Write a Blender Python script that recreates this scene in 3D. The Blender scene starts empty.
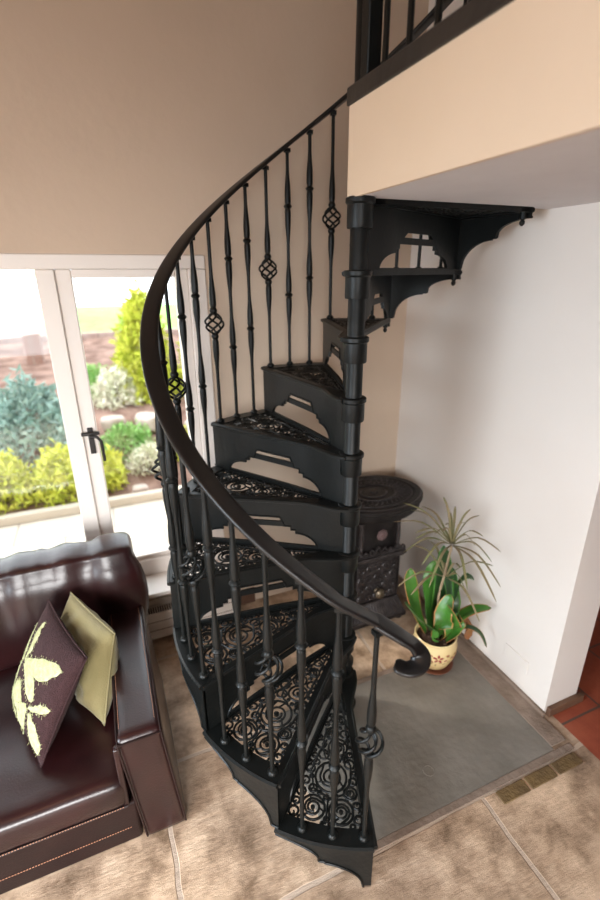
import bpy, math, random
from mathutils import Vector, Matrix, noise
random.seed(11)
D=bpy.data; S=bpy.context.scene; COL=S.collection
PI=math.pi; R=math.radians
sin,cos=math.sin,math.cos

# ------------------------------------------------------------------ camera
H=1.9; th=R(20.76); yw=R(22.7); ro=R(-0.32)
fx,fy=sin(yw),cos(yw)
F=Vector((fx*cos(th),fy*cos(th),-sin(th))); R0=Vector((fy,-fx,0)); U0=R0.cross(F)
RT=R0*cos(ro)+U0*sin(ro); UP=U0*cos(ro)-R0*sin(ro)
cd=D.cameras.new('camera'); cam=D.objects.new('camera',cd); COL.objects.link(cam)
cam.matrix_world=Matrix(((RT.x,UP.x,-F.x,0),(RT.y,UP.y,-F.y,0),(RT.z,UP.z,-F.z,H),(0,0,0,1)))
cd.sensor_fit='VERTICAL'; cd.sensor_height=36; cd.sensor_width=24; cd.lens=470/900*36
cd.clip_start=.05; cd.clip_end=200
cd.dof.use_dof=True; cd.dof.focus_distance=1.6; cd.dof.aperture_fstop=1.3
S.camera=cam
# ------------------------------------------------------------------ light and exposure
S.view_settings.view_transform='Standard'; S.view_settings.look='None'
S.view_settings.gamma=1; S.view_settings.use_curve_mapping=False
S.view_settings.exposure=0.0
W=D.worlds.new('overcast_sky'); S.world=W; W.use_nodes=True
bg=W.node_tree.nodes['Background']; bg.inputs[0].default_value=(.86,.94,1,1); bg.inputs[1].default_value=4.2
def area(name,loc,direction,sx,sy,power,col,spread=180):
    l=D.lights.new(name,'AREA'); l.shape='RECTANGLE'; l.size=sx; l.size_y=sy; l.energy=power; l.color=col; l.spread=R(spread)
    o=D.objects.new(name,l); COL.objects.link(o); o.location=loc
    o.rotation_euler=Vector(direction).to_track_quat('-Z','Z').to_euler(); return o
area('assumed_side_daylight',(-2.72,.1,1.25),(1,.10,-.50),1.9,1.5,62,(.78,.90,1),98)  # unseen side window is assumed; light added to brighten right wall and balcony face
area('added_rear_fill',(-1.5,-2.7,1.7),(.12,1,-.60),2.0,1.6,90,(1,.98,.96),85)  # unseen fill light added behind the camera to brighten floor and sofa front
area('added_warm_fill',(-.9,.2,3.8),(0,0,-1),.7,.7,8,(1,.55,.28))  # unseen warm fill added overhead to tint the upper walls
sl=D.lights.new('sun','SUN'); sl.energy=2.2; sl.angle=R(6); sl.color=(1,.95,.86)
so=D.objects.new('sun',sl); COL.objects.link(so); so.rotation_euler=Vector((.75,-.55,-.62)).to_track_quat('-Z','Z').to_euler()

# ------------------------------------------------------------------ materials
def mat(name,col,rough=.5,metal=0,spec=.5,bump=0,bscale=40,col2=None,cscale=6,coat=0,detail=6,ramp=(.35,.65),sheen=0,transl=0):
    m=D.materials.new(name); m.use_nodes=True; nt=m.node_tree; N=nt.nodes; L=nt.links
    b=N['Principled BSDF']; b.inputs['Base Color'].default_value=(*col,1); b.inputs['Roughness'].default_value=rough
    b.inputs['Metallic'].default_value=metal; b.inputs['Specular IOR Level'].default_value=spec
    b.inputs['Coat Weight'].default_value=coat; b.inputs['Coat Roughness'].default_value=.25
    if sheen: b.inputs['Sheen Weight'].default_value=sheen
    tc=N.new('ShaderNodeTexCoord')
    if col2:
        n=N.new('ShaderNodeTexNoise'); n.inputs['Scale'].default_value=cscale; n.inputs['Detail'].default_value=detail
        r=N.new('ShaderNodeValToRGB'); r.color_ramp.elements[0].position=ramp[0]; r.color_ramp.elements[1].position=ramp[1]
        r.color_ramp.elements[0].color=(*col,1); r.color_ramp.elements[1].color=(*col2,1)
        L.new(tc.outputs['Object'],n.inputs['Vector']); L.new(n.outputs['Fac'],r.inputs[0]); L.new(r.outputs[0],b.inputs['Base Color'])
    if bump:
        n=N.new('ShaderNodeTexNoise'); n.inputs['Scale'].default_value=bscale; n.inputs['Detail'].default_value=8
        bp=N.new('ShaderNodeBump'); bp.inputs['Strength'].default_value=bump; bp.inputs['Distance'].default_value=.01
        L.new(tc.outputs['Object'],n.inputs['Vector']); L.new(n.outputs['Fac'],bp.inputs['Height']); L.new(bp.outputs[0],b.inputs['Normal'])
    return m
M={}
M['iron']=mat('painted_iron',(.0065,.0075,.0072),.42,0,.28,.12,60,(.004,.005,.005),9)
M['rail']=mat('dark_rail',(.009,.008,.008),.36,0,.5,.05,30)
M['wall']=mat('plaster_wall',(.60,.475,.37),.9,0,.2,.25,14,(.56,.44,.34),1.6)
M['wallR']=mat('plaster_wall_pale',(.80,.745,.70),.85,0,.2,.2,14,(.77,.71,.66),1.4)
M['face']=mat('cream_plaster',(.72,.57,.43),.85,0,.2,.15,18,(.69,.54,.395),2)
M['soffit']=mat('soffit_plaster',(.70,.67,.68),.85,0,.2,.3,9,(.64,.61,.62),2.5)
M['ceil']=mat('ceiling_boards',(.34,.23,.15),.8,0,.2,.2,18,(.28,.19,.12),2)
M['white']=mat('white_paint',(.80,.74,.69),.45,0,.4,.05,40)
M['beam']=mat('dark_stained_beam',(.018,.015,.013),.5,0,.4,.2,30,(.028,.022,.018),12)
M['leather']=mat('burgundy_leather',(.022,.005,.0055),.34,0,.35,.10,150,(.013,.0035,.004),7,coat=.4)
M['leather2']=mat('brown_leather',(.018,.007,.006),.5,0,.28,.1,150,(.012,.005,.0045),6,coat=.0)
M['stitch']=mat('stitching',(.42,.2,.12),.7)
M['plum']=mat('plum_linen',(.050,.024,.025),.95,0,.1,.6,260,(.034,.016,.017),90,sheen=.05)
M['olive']=mat('olive_velvet',(.25,.21,.10),.75,0,.2,.3,180,(.20,.17,.075),5,sheen=.25)
M['cream']=mat('cream_felt',(.60,.60,.35),.95,0,.1,.8,220,(.46,.47,.24),60)
M['stove']=mat('stove_iron',(.008,.0065,.0065),.5,.2,.4,.3,70,(.02,.016,.016),18)
M['stovegrey']=mat('stove_pewter',(.060,.050,.050),.42,.3,.5,.2,90,(.028,.023,.023),26)
M['medal']=mat('stove_medallion',(.20,.13,.13),.5,.2,.5,.6,120,(.1,.06,.06),40)
M['brass']=mat('dull_brass',(.14,.11,.075),.4,.7,.5,.2,60)
M['pot']=mat('cream_glaze',(.78,.62,.33),.25,0,.5,.05,20,(.72,.5,.22),7)
M['red']=mat('red_paint',(.30,.03,.03),.4)
M['gold']=mat('ochre_paint',(.30,.19,.05),.4)
M['terra']=mat('terracotta_saucer',(.20,.075,.05),.4,0,.5,.1,30,(.14,.05,.035),14)
M['soil']=mat('potting_soil',(.045,.025,.016),.95,0,.2,1,60,(.10,.06,.045),45)
M['leaf']=mat('broad_leaf',(.035,.13,.018),.35,0,.5,.1,30,(.075,.22,.03),9)
M['leafdark']=mat('dark_leaf',(.015,.05,.016),.4,0,.5,.1,30,(.03,.085,.02),9)
M['leafred']=mat('leaf_margin',(.48,.15,.06),.45,0,.5,.05,30,(.25,.22,.05),12)
M['blade']=mat('blade_leaf',(.19,.20,.08),.5,0,.4,.05,30,(.30,.22,.13),7)
M['dry']=mat('dry_leaf',(.33,.12,.045),.6,0,.4,.2,30,(.20,.10,.03),10)
M['cane']=mat('plant_stem',(.33,.24,.15),.7,0,.3,.3,60)
M['slate']=mat('slate_slab',(.155,.138,.115),.62,0,.4,.35,30,(.24,.215,.185),3.2,detail=10)
M['mortar']=mat('pale_mortar',(.29,.22,.175),.9,0,.3,.6,45,(.20,.145,.11),9)
M['brick']=mat('ochre_brick',(.19,.12,.05),.85,0,.3,.6,60,(.12,.075,.035),16)
M['steel']=mat('black_handle',(.03,.028,.028),.4,.5,.5)
M['rad']=mat('radiator_enamel',(.72,.66,.60),.4,0,.4,.03,30)
M['dark']=mat('dark_recess',(.03,.022,.018),.8)
M['wood']=mat('brown_skirting',(.16,.085,.05),.6,0,.4,.3,30,(.09,.045,.028),8)
M['hall']=mat('hall_wall',(.20,.12,.10),.9)
M['patio']=mat('patio_stone',(.62,.56,.47),.9,0,.3,.4,12,(.52,.46,.38),1.8)
M['earth']=mat('garden_earth',(.15,.085,.065),.95,0,.2,1,18,(.30,.19,.15),3.5,ramp=(.4,.6))
M['lawn']=mat('lawn_grass',(.25,.55,.12),.9,0,.2,.8,30,(.36,.66,.18),5)
M['bluegreen']=mat('spruce_needles',(.16,.30,.26),.8,0,.2,0,1,(.36,.50,.45),9)
M['yellow']=mat('yellow_foliage',(.42,.50,.04),.8,0,.2,0,1,(.70,.72,.12),8)
M['lime']=mat('lime_foliage',(.44,.52,.04),.8,0,.2,0,1,(.72,.74,.12),8)
M['green']=mat('green_foliage',(.16,.38,.08),.8,0,.2,0,1,(.38,.60,.22),8)
M['whitefl']=mat('white_blossom',(.66,.70,.48),.8,0,.2,0,1,(.85,.80,.68),10)
M['treeleaf']=mat('tree_foliage',(.16,.38,.05),.8,0,.2,0,1,(.38,.62,.14),4)
M['rock']=mat('pale_rock',(.55,.47,.42),.9,0,.2,.8,10,(.40,.32,.27),5)
M['bark']=mat('bark',(.14,.09,.07),.9,0,.2,1,30)

def brickmat(name,c1,c2,cm,bw,rh,off,mortar,loc=(0,0,0),rough=.7,stone=True,bump=.5):
    m=D.materials.new(name); m.use_nodes=True; nt=m.node_tree; N=nt.nodes; L=nt.links; b=N['Principled BSDF']
    tc=N.new('ShaderNodeTexCoord'); mp=N.new('ShaderNodeMapping'); mp.inputs['Location'].default_value=loc
    L.new(tc.outputs['Object'],mp.inputs['Vector'])
    # slightly wandering joints
    nz=N.new('ShaderNodeTexNoise'); nz.inputs['Scale'].default_value=5; L.new(mp.outputs[0],nz.inputs['Vector'])
    sub=N.new('ShaderNodeVectorMath'); sub.operation='SUBTRACT'; sub.inputs[1].default_value=(.5,.5,.5); L.new(nz.outputs['Color'],sub.inputs[0])
    sc=N.new('ShaderNodeVectorMath'); sc.operation='SCALE'; sc.inputs['Scale'].default_value=.022 if stone else .004; L.new(sub.outputs[0],sc.inputs[0])
    ad=N.new('ShaderNodeVectorMath'); ad.operation='ADD'; L.new(mp.outputs[0],ad.inputs[0]); L.new(sc.outputs[0],ad.inputs[1])
    br=N.new('ShaderNodeTexBrick'); br.offset=off; br.squash=1; br.inputs['Scale'].default_value=1
    br.inputs['Brick Width'].default_value=bw; br.inputs['Row Height'].default_value=rh; br.inputs['Mortar Size'].default_value=mortar
    br.inputs['Mortar Smooth'].default_value=.3; br.inputs['Bias'].default_value=0
    L.new(ad.outputs[0],br.inputs['Vector'])
    n1=N.new('ShaderNodeTexNoise'); n1.inputs['Scale'].default_value=7; n1.inputs['Detail'].default_value=12; n1.inputs['Roughness'].default_value=.68; n1.inputs['Distortion'].default_value=.15
    L.new(tc.outputs['Object'],n1.inputs['Vector'])
    r=N.new('ShaderNodeValToRGB'); r.color_ramp.elements[0].position=.34; r.color_ramp.elements[1].position=.66
    r.color_ramp.elements[0].color=(*c1,1); r.color_ramp.elements[1].color=(*c2,1); L.new(n1.outputs['Fac'],r.inputs[0])
    last=r.outputs[0]
    if stone:
        e=r.color_ramp.elements.new(.5); e.color=(c1[0]*.45+c2[0]*.55,c1[1]*.48+c2[1]*.52,c1[2]*.5+c2[2]*.5,1)
        n2=N.new('ShaderNodeTexNoise'); n2.inputs['Scale'].default_value=1.7; n2.inputs['Detail'].default_value=5
        L.new(tc.outputs['Object'],n2.inputs['Vector'])
        r2=N.new('ShaderNodeValToRGB'); r2.color_ramp.elements[0].position=.35; r2.color_ramp.elements[1].position=.62
        r2.color_ramp.elements[0].color=(.62,.58,.56,1); r2.color_ramp.elements[1].color=(1.05,1.0,.95,1); L.new(n2.outputs['Fac'],r2.inputs[0])
        mu=N.new('ShaderNodeMix'); mu.data_type='RGBA'; mu.blend_type='MULTIPLY'; mu.inputs['Factor'].default_value=1
        L.new(last,mu.inputs['A']); L.new(r2.outputs[0],mu.inputs['B']); last=mu.outputs['Result']
    mx=N.new('ShaderNodeMix'); mx.data_type='RGBA'; L.new(br.outputs['Fac'],mx.inputs['Factor']); L.new(last,mx.inputs['A']); mx.inputs['B'].default_value=(*cm,1)
    L.new(mx.outputs['Result'],b.inputs['Base Color'])
    b.inputs['Roughness'].default_value=rough
    n3=N.new('ShaderNodeTexNoise'); n3.inputs['Scale'].default_value=9; n3.inputs['Detail'].default_value=12; n3.inputs['Roughness'].default_value=.7; n3.inputs['Distortion'].default_value=.2
    st=N.new('ShaderNodeMapping'); st.inputs['Scale'].default_value=(1.2,5.5,1); st.inputs['Rotation'].default_value=(0,0,1.1)
    L.new(tc.outputs['Object'],st.inputs['Vector']); L.new(st.outputs[0],n3.inputs['Vector'])
    mm=N.new('ShaderNodeMath'); mm.operation='SUBTRACT'; L.new(n3.outputs['Fac'],mm.inputs[0]); 
    m2=N.new('ShaderNodeMath'); m2.operation='MULTIPLY'; m2.inputs[1].default_value=.35; L.new(br.outputs['Fac'],m2.inputs[0]); L.new(m2.outputs[0],mm.inputs[1])
    bp=N.new('ShaderNodeBump'); bp.inputs['Strength'].default_value=bump; bp.inputs['Distance'].default_value=.012; L.new(mm.outputs[0],bp.inputs['Height']); L.new(bp.outputs[0],b.inputs['Normal'])
    return m
M['flag']=brickmat('flagstone',(.24,.16,.10),(.80,.62,.46),(.52,.40,.31),1.12,.60,0,.010,(.012,-.26,0),.55)
M['tile']=brickmat('terracotta_tile',(.26,.055,.03),(.36,.09,.045),(.11,.065,.05),.27,.27,0,.006,(-.02,-.15,0),.5,False,.2)
M['gwall']=brickmat('garden_wall_stone',(.30,.20,.17),(.42,.32,.28),(.2,.15,.12),.4,.16,.5,.015,(0,0,0),.9,False)
M['gbrick']=brickmat('arch_brick',(.22,.12,.09),(.32,.19,.15),(.3,.24,.2),.22,.075,.5,.01,(0,0,0),.9,False)

# ------------------------------------------------------------------ mesh helpers
class MB:
    def __init__(s): s.v=[]; s.f=[]; s.m=[]
    def add(s,vs,fs,mi=0):
        o=len(s.v); s.v+=[tuple(v) for v in vs]; s.f+=[tuple(i+o for i in f) for f in fs]; s.m+=[mi]*len(fs)
    def box(s,x0,x1,y0,y1,z0,z1,mi=0):
        s.add([(x,y,z) for x in(x0,x1) for y in(y0,y1) for z in(z0,z1)],
          [(0,1,3,2),(4,6,7,5),(0,4,5,1),(2,3,7,6),(0,2,6,4),(1,5,7,3)],mi)
    def tube(s,pts,rad,n=6,flat=1,closed=False,mi=0):
        pts=[Vector(p) for p in pts]; k=len(pts)
        if not hasattr(rad,'__len__'): rad=[rad]*k
        vs=[]; up=Vector((0,0,1)); prev=None
        for i,p in enumerate(pts):
            if closed: t=pts[(i+1)%k]-pts[i-1]
            else: t=pts[min(i+1,k-1)]-pts[max(i-1,0)]
            t.normalize()
            a=up.cross(t)
            if a.length<.2: a=(prev if prev else Vector((1,0,0))); a=a-t*a.dot(t)
            a.normalize(); prev=a; b=t.cross(a)
            for j in range(n):
                w=2*PI*(j+.5)/n
                vs.append(p+(a*cos(w)+b*sin(w)*flat)*rad[i])
        fs=[]
        for i in range(k if closed else k-1):
            for j in range(n):
                a0=i*n+j; a1=i*n+(j+1)%n; b0=((i+1)%k)*n+j; b1=((i+1)%k)*n+(j+1)%n
                fs.append((a0,a1,b1,b0))
        if not closed: fs+= [tuple(range(n-1,-1,-1)),tuple(range((k-1)*n,k*n))]
        s.add(vs,fs,mi)
    def lathe(s,prof,c=(0,0,0),n=16,mi=0,sx=1,sy=1):
        vs=[(c[0]+r*sx*cos(2*PI*j/n),c[1]+r*sy*sin(2*PI*j/n),c[2]+z) for r,z in prof for j in range(n)]
        fs=[(i*n+j,i*n+(j+1)%n,(i+1)*n+(j+1)%n,(i+1)*n+j) for i in range(len(prof)-1) for j in range(n)]
        fs+=[tuple(range(n-1,-1,-1)),tuple(range((len(prof)-1)*n,len(prof)*n))]
        s.add(vs,fs,mi)
    def band(s,A,B,z0,z1,mi=0):     # slab between two plan polylines; z0/z1 numbers or per-point lists
        k=len(A); g=lambda z,i:z[i] if hasattr(z,'__len__') else z
        vs=[]
        for i in range(k):
            vs+=[(A[i][0],A[i][1],g(z0,i)),(B[i][0],B[i][1],g(z0,i)),(B[i][0],B[i][1],g(z1,i)),(A[i][0],A[i][1],g(z1,i))]
        fs=[]
        for i in range(k-1):
            o=i*4
            for j in range(4): fs.append((o+j,o+4+j,o+4+(j+1)%4,o+(j+1)%4))
        fs+=[(0,1,2,3),(k*4-1,k*4-2,k*4-3,k*4-4)]
        s.add(vs,fs,mi)
    def grid(s,P,mi=0):             # P[i][j] points
        a=len(P); b=len(P[0]); s.add([p for r in P for p in r],[(i*b+j,(i+1)*b+j,(i+1)*b+j+1,i*b+j+1) for i in range(a-1) for j in range(b-1)],mi)
    def build(s,name,mats,parent=None,sharp=40,bevel=0,bseg=2):
        me=D.meshes.new(name); me.from_pydata(s.v,[],s.f); 
        if not isinstance(mats,(list,tuple)): mats=[mats]
        for m in mats: me.materials.append(M[m] if isinstance(m,str) else m)
        me.polygons.foreach_set('material_index',s.m)
        me.polygons.foreach_set('use_smooth',[True]*len(s.f)); me.update()
        me.set_sharp_from_angle(angle=R(sharp))
        o=D.objects.new(name,me); COL.objects.link(o)
        if parent: o.parent=parent
        if bevel:
            b=o.modifiers.new('bevel','BEVEL'); b.width=bevel; b.segments=bseg; b.limit_method='ANGLE'; b.angle_limit=R(40)
        return o
def fixn(o):
    import bmesh
    bm=bmesh.new(); bm.from_mesh(o.data); bmesh.ops.recalc_face_normals(bm,faces=bm.faces); bm.to_mesh(o.data); bm.free(); return o
def tag(o,label=None,cat=None,group=None,kind=None):
    if label: o['label']=label
    if cat: o['category']=cat
    if group: o['group']=group
    if kind: o['kind']=kind
    return o
def empty(name,loc=(0,0,0),rz=0):
    o=D.objects.new(name,None); COL.objects.link(o); o.location=loc; o.rotation_euler=(0,0,rz); o.empty_display_size=.05; return o
def kids(o): return [c for c in D.objects if c.parent==o]
def copy_tree(o,parent=None):
    c=o.copy(); COL.objects.link(c); c.parent=parent
    for ch in kids(o): copy_tree(ch,c)
    return c
def softbox(x0,x1,y0,y1,z0,z1,r,seg=16,disp=None):
    """rounded box with subdivided faces; disp(p,n)->offset along n"""
    mb=MB(); L=(x1-x0,y1-y0,z1-z0); c=((x0+x1)/2,(y0+y1)/2,(z0+z1)/2); cnt=[max(6,int(l/min(.03,max(L)/seg))) for l in L]
    cnt=[min(c_,70) for c_ in cnt]
    def par(i,n):  # cluster towards ends
        t=i/n*2-1; return (abs(t)**.75)*(1 if t>0 else -1) if t else 0
    for ax in range(3):
        a,b=(ax+1)%3,(ax+2)%3
        for sg in(-1,1):
            P=[]
            for i in range(cnt[a]+1):
                row=[]
                for j in range(cnt[b]+1):
                    q=[0,0,0]; q[ax]=sg*L[ax]/2; q[a]=par(i,cnt[a])*L[a]/2; q[b]=par(j,cnt[b])*L[b]/2
                    q=Vector(q); inn=Vector([max(-(L[k]/2-r),min(L[k]/2-r,q[k])) for k in range(3)])
                    d=q-inn; n=d.normalized() if d.length>1e-9 else Vector([sg if k==ax else 0 for k in range(3)])
                    p=inn+n*r+Vector(c)
                    if disp: p=p+n*disp(p,n)
                    row.append(p)
                P.append(row if sg>0 else row[::-1])
            mb.grid(P)
    return mb
def weld(o,d=1e-4):
    import bmesh
    bm=bmesh.new(); bm.from_mesh(o.data); bmesh.ops.remove_doubles(bm,verts=bm.verts,dist=d); bmesh.ops.recalc_face_normals(bm,faces=bm.faces)
    for e in bm.edges: e.smooth=True
    bm.to_mesh(o.data); bm.free(); return o
def struct(o,label=None): o['kind']='structure'; 
# ------------------------------------------------------------------ setting
def sbox(name,m,*b,parent=None,bevel=0):
    mb=MB(); mb.box(*b); o=mb.build(name,m,parent,bevel=bevel)
    if not parent: o['kind']='structure'
    return o
YB=2.32; XR=1.63; XW=.50   # back wall, right wall, right edge of window
sbox('floor','flag',-2.9,1.665,-2.9,YB+.25,-.06,0)
sbox('floor_hall','tile',1.665,4.0,-2.9,YB+.25,-.06,0)
mb=MB(); mb.box(XW,XR+.25,YB,YB+.25,0,3.9); mb.box(-2.9,XW,YB,YB+.25,1.975,3.9); mb.box(-2.9,XW,YB,YB+.25,0,.335); mb.box(-2.9,-1.5,YB,YB+.25,.335,1.975)
struct(mb.build('wall_back','wall'))
sbox('wall_right','wallR',XR,XR+.2,1.03,YB,0,3.9)
mb=MB(); mb.box(-3.05,-2.9,-2.9,YB+.25,0,.5); mb.box(-3.05,-2.9,-2.9,YB+.25,2.0,3.9); mb.box(-3.05,-2.9,-2.9,-.9,.5,2.0); mb.box(-3.05,-2.9,1.1,YB+.25,.5,2.0)  # opening in this unseen wall is assumed, cut for the added side light
struct(mb.build('wall_left','wall'))
mb=MB(); mb.box(-3.05,4,-3.05,-2.9,0,.8); mb.box(-3.05,4,-3.05,-2.9,2.6,3.9); mb.box(-3.05,-2.6,-3.05,-2.9,.8,2.6); mb.box(-.4,4,-3.05,-2.9,.8,2.6)  # opening out of view, added to go with the rear fill light
struct(mb.build('wall_front','wall'))
sbox('wall_hall','hall',4.0,4.15,-2.9,YB+.25,0,3.9)
sbox('wall_hall_back','hall',XR+.2,4.0,YB,YB+.25,0,3.9)
sbox('ceiling','ceil',-3.05,4.15,-3.05,YB+.25,3.9,4.0)
# mezzanine
mb=MB(); mb.box(.775,4.0,-2.9,1.47,2.116,2.125); mb.f=mb.f
mezz=MB(); mezz.box(.790,4.0,-2.9,1.466,2.116,2.352); struct(mezz.build('ceiling_mezzanine','soffit'))
sbox('wall_mezzanine_face','face',.778,.790,-2.9,1.467,2.113,2.356)
sbox('trim_1','beam',.771,.85,-2.9,1.475,2.356,2.402,bevel=.004)
# skirting strips of the right wall and its end
sbox('baseboard_right','mortar',1.612,1.631,1.02,1.9,0,.022,bevel=.004)
sbox('baseboard_hall','wood',1.64,1.86,1.008,1.03,0,.045,bevel=.004)
# window
WIN=empty('window_1',(0,0,0)); WIN['kind']='structure'
def wb(name,m,*b,parent=WIN,bevel=.005): return sbox(name,m,*b,parent=parent,bevel=bevel)
ya,yb_=2.315,2.40
wb('window_head','white',-1.5,XW,ya,yb_,1.915,1.975)
wb('window_jamb','white',.418,XW,ya,yb_,.335,1.915)
wb('window_jamb','white',-1.5,-1.43,ya,yb_,.335,1.915)
wb('window_mullion','white',-.205,-.132,ya,yb_,.44,1.915)
wb('bottom_rail','white',-1.5,XW,ya-.005,yb_,.335,.45)
sf=wb('casement_frame','white',-.132,-.07,ya+.012,yb_-.01,.45,1.915)
for b in ((.362,.418,ya+.012,yb_-.01,.45,1.915),(-.07,.362,ya+.012,yb_-.01,1.880,1.915),(-.07,.362,ya+.012,yb_-.01,.45,.475)): wb('casement_frame','white',*b)
def glassmat():
    m=D.materials.new('window_glass'); m.use_nodes=True; nt=m.node_tree; b=nt.nodes['Principled BSDF']; out=nt.nodes['Material Output']
    t=nt.nodes.new('ShaderNodeBsdfTransparent'); g=nt.nodes.new('ShaderNodeBsdfGlossy'); g.inputs['Roughness'].default_value=.02
    mx=nt.nodes.new('ShaderNodeMixShader'); mx.inputs[0].default_value=.05
    nt.links.new(t.outputs[0],mx.inputs[1]); nt.links.new(g.outputs[0],mx.inputs[2]); nt.links.new(mx.outputs[0],out.inputs[0]); return m
M['glass']=glassmat()
wb('window_pane','glass',-.07,.362,2.365,2.369,.475,1.880,bevel=0)
wb('window_pane','glass',-1.43,-.205,2.365,2.369,.45,1.915,bevel=0)
sbox('window_sill','white',-1.5,XW+.06,2.13,2.335,.335,.358,parent=WIN,bevel=.004)
mb=MB(); mb.box(-.112,-.088,2.318,2.330,1.09,1.22); mb.tube([(-.10,2.318,1.185),(-.10,2.285,1.185),(-.075,2.282,1.185),(-.058,2.282,1.16),(-.056,2.284,1.06)],.008,8)
mb.tube([(-.14,2.305,1.195),(-.06,2.305,1.195)],.009,8); mb.build('window_handle','steel',WIN,bevel=.002)

# mat slab and border strips
mb=MB(); mb.box(.50,1.53,.885,1.505,0,.006); sl_=mb.build('slate_slab','slate',bevel=.003)
tag(sl_,'large dark grey slate slab lying between the spiral stair foot and the white wall','stone slab')
mb=MB(); mb.tube([(.985+.022*cos(a/10*2*PI),1.02+.022*sin(a/10*2*PI),.0065) for a in range(10)],.003,6,closed=True,flat=.5); rg=mb.build('drain_ring','slate',sl_)
mb=MB(); mb.box(1.53,1.614,.90,2.3,0,.0075); mb.box(.50,1.614,.858,.885,0,.007); mb.box(.9,1.53,1.505,1.53,0,.006); struct(mb.build('trim_2','mortar',bevel=.002))
xs=[1.17,1.315,1.46]
lbl=['ochre floor brick nearest the stair foot, leftmost of the three edging bricks','ochre floor brick in the middle of the three edging bricks below the slate slab','ochre floor brick at the red tiled end of the edging row']
for i,x in enumerate(xs):
    mb=MB(); mb.box(x,x+.135,.80,.85,0,.007); b=mb.build('edging_brick','brick',bevel=.004); tag(b,lbl[i],'brick','ochre edging bricks beside the slate slab')

# ------------------------------------------------------------------ spiral staircase
AX,AY=.814,1.445; RIS=.2125; A0=250.; STEP=25.2; RO=.705; RB=.68
def tz(k): return RIS*k-.012
ST=empty('spiral_staircase',(AX,AY,0))
tag(ST,'black cast iron spiral staircase with pierced treads and a curving handrail','spiral staircase')
mb=MB()
mb.lathe([(.062,0),(.062,.015),(.052,.022),(.05,.03),(.032,.045),(.045,.06),(.05,.08),(.045,.10),(.034,.112),(.034,.125),(.046,.14),(.05,.16),(.046,.18),(.034,.19),(.034,.24),(.042,.25),(.042,.27),(.03,.285),(.03,3.5)],n=28)
mb.build('central_column','iron',ST)
mb=MB()
for k in range(14):
    a=2*PI*k/14; mb.tube([(.045*cos(a),.045*sin(a),.055),(.053*cos(a),.053*sin(a),.08),(.045*cos(a),.045*sin(a),.105)],.007,6)
    mb.tube([(.045*cos(a),.045*sin(a),.135),(.053*cos(a),.053*sin(a),.16),(.045*cos(a),.045*sin(a),.185)],.007,6)
mb.build('column_fluting','iron',ST)
def sm(t): t=max(0,min(1,t)); return t*t*(3-2*t)
def fe(s): return .042*(1-sm((s-.035)/.17))
WA=26.2
def curl(mb,cx,cy,r,ph,z=-.006):
    w=.0047; fl=.9
    n=max(9,int(r/.003))
    mb.tube([(cx+(r-w)*cos(2*PI*i/n),cy+(r-w)*sin(2*PI*i/n),z) for i in range(n)],w,5,fl,closed=True)
    if r>.024:
        turns=1.7 if r>.04 else 1.25; q=int(18*turns*(1+(r>.05))*.8); r1=.30*r
        rs=r*.66 if r>.04 else r*.60
        pts=[]
        for i in range(q+1):
            t=i/q; a=ph+turns*2*PI*t; rr=rs*(1-t)+r1*t; pts.append((cx+rr*cos(a),cy+rr*sin(a),z))
        pts=[(cx+(r-w)*cos(ph-.5),cy+(r-w)*sin(ph-.5),z)]+pts
        mb.tube(pts,w*.92,5,fl)
        mb.lathe([(r1*.55,z-.004),(r1*.55,z+.003),(r1*.3,z+.0045)],(cx,cy,0),8)
        for a in ((0,2.1,4.2) if r>.04 else (0,)):
            a+=ph+1; mb.tube([(cx+(r-w)*cos(a),cy+(r-w)*sin(a),z),(cx+r*.45*cos(a+.35),cy+r*.45*sin(a+.35),z)],w*.8,5,fl)
    elif r>.013:
        mb.tube([(cx+(r-w)*cos(ph),cy+(r-w)*sin(ph),z),(cx+r*.35*cos(ph+.8),cy+r*.35*sin(ph+.8),z),(cx,cy,z)],w*.8,5,fl)
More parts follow.
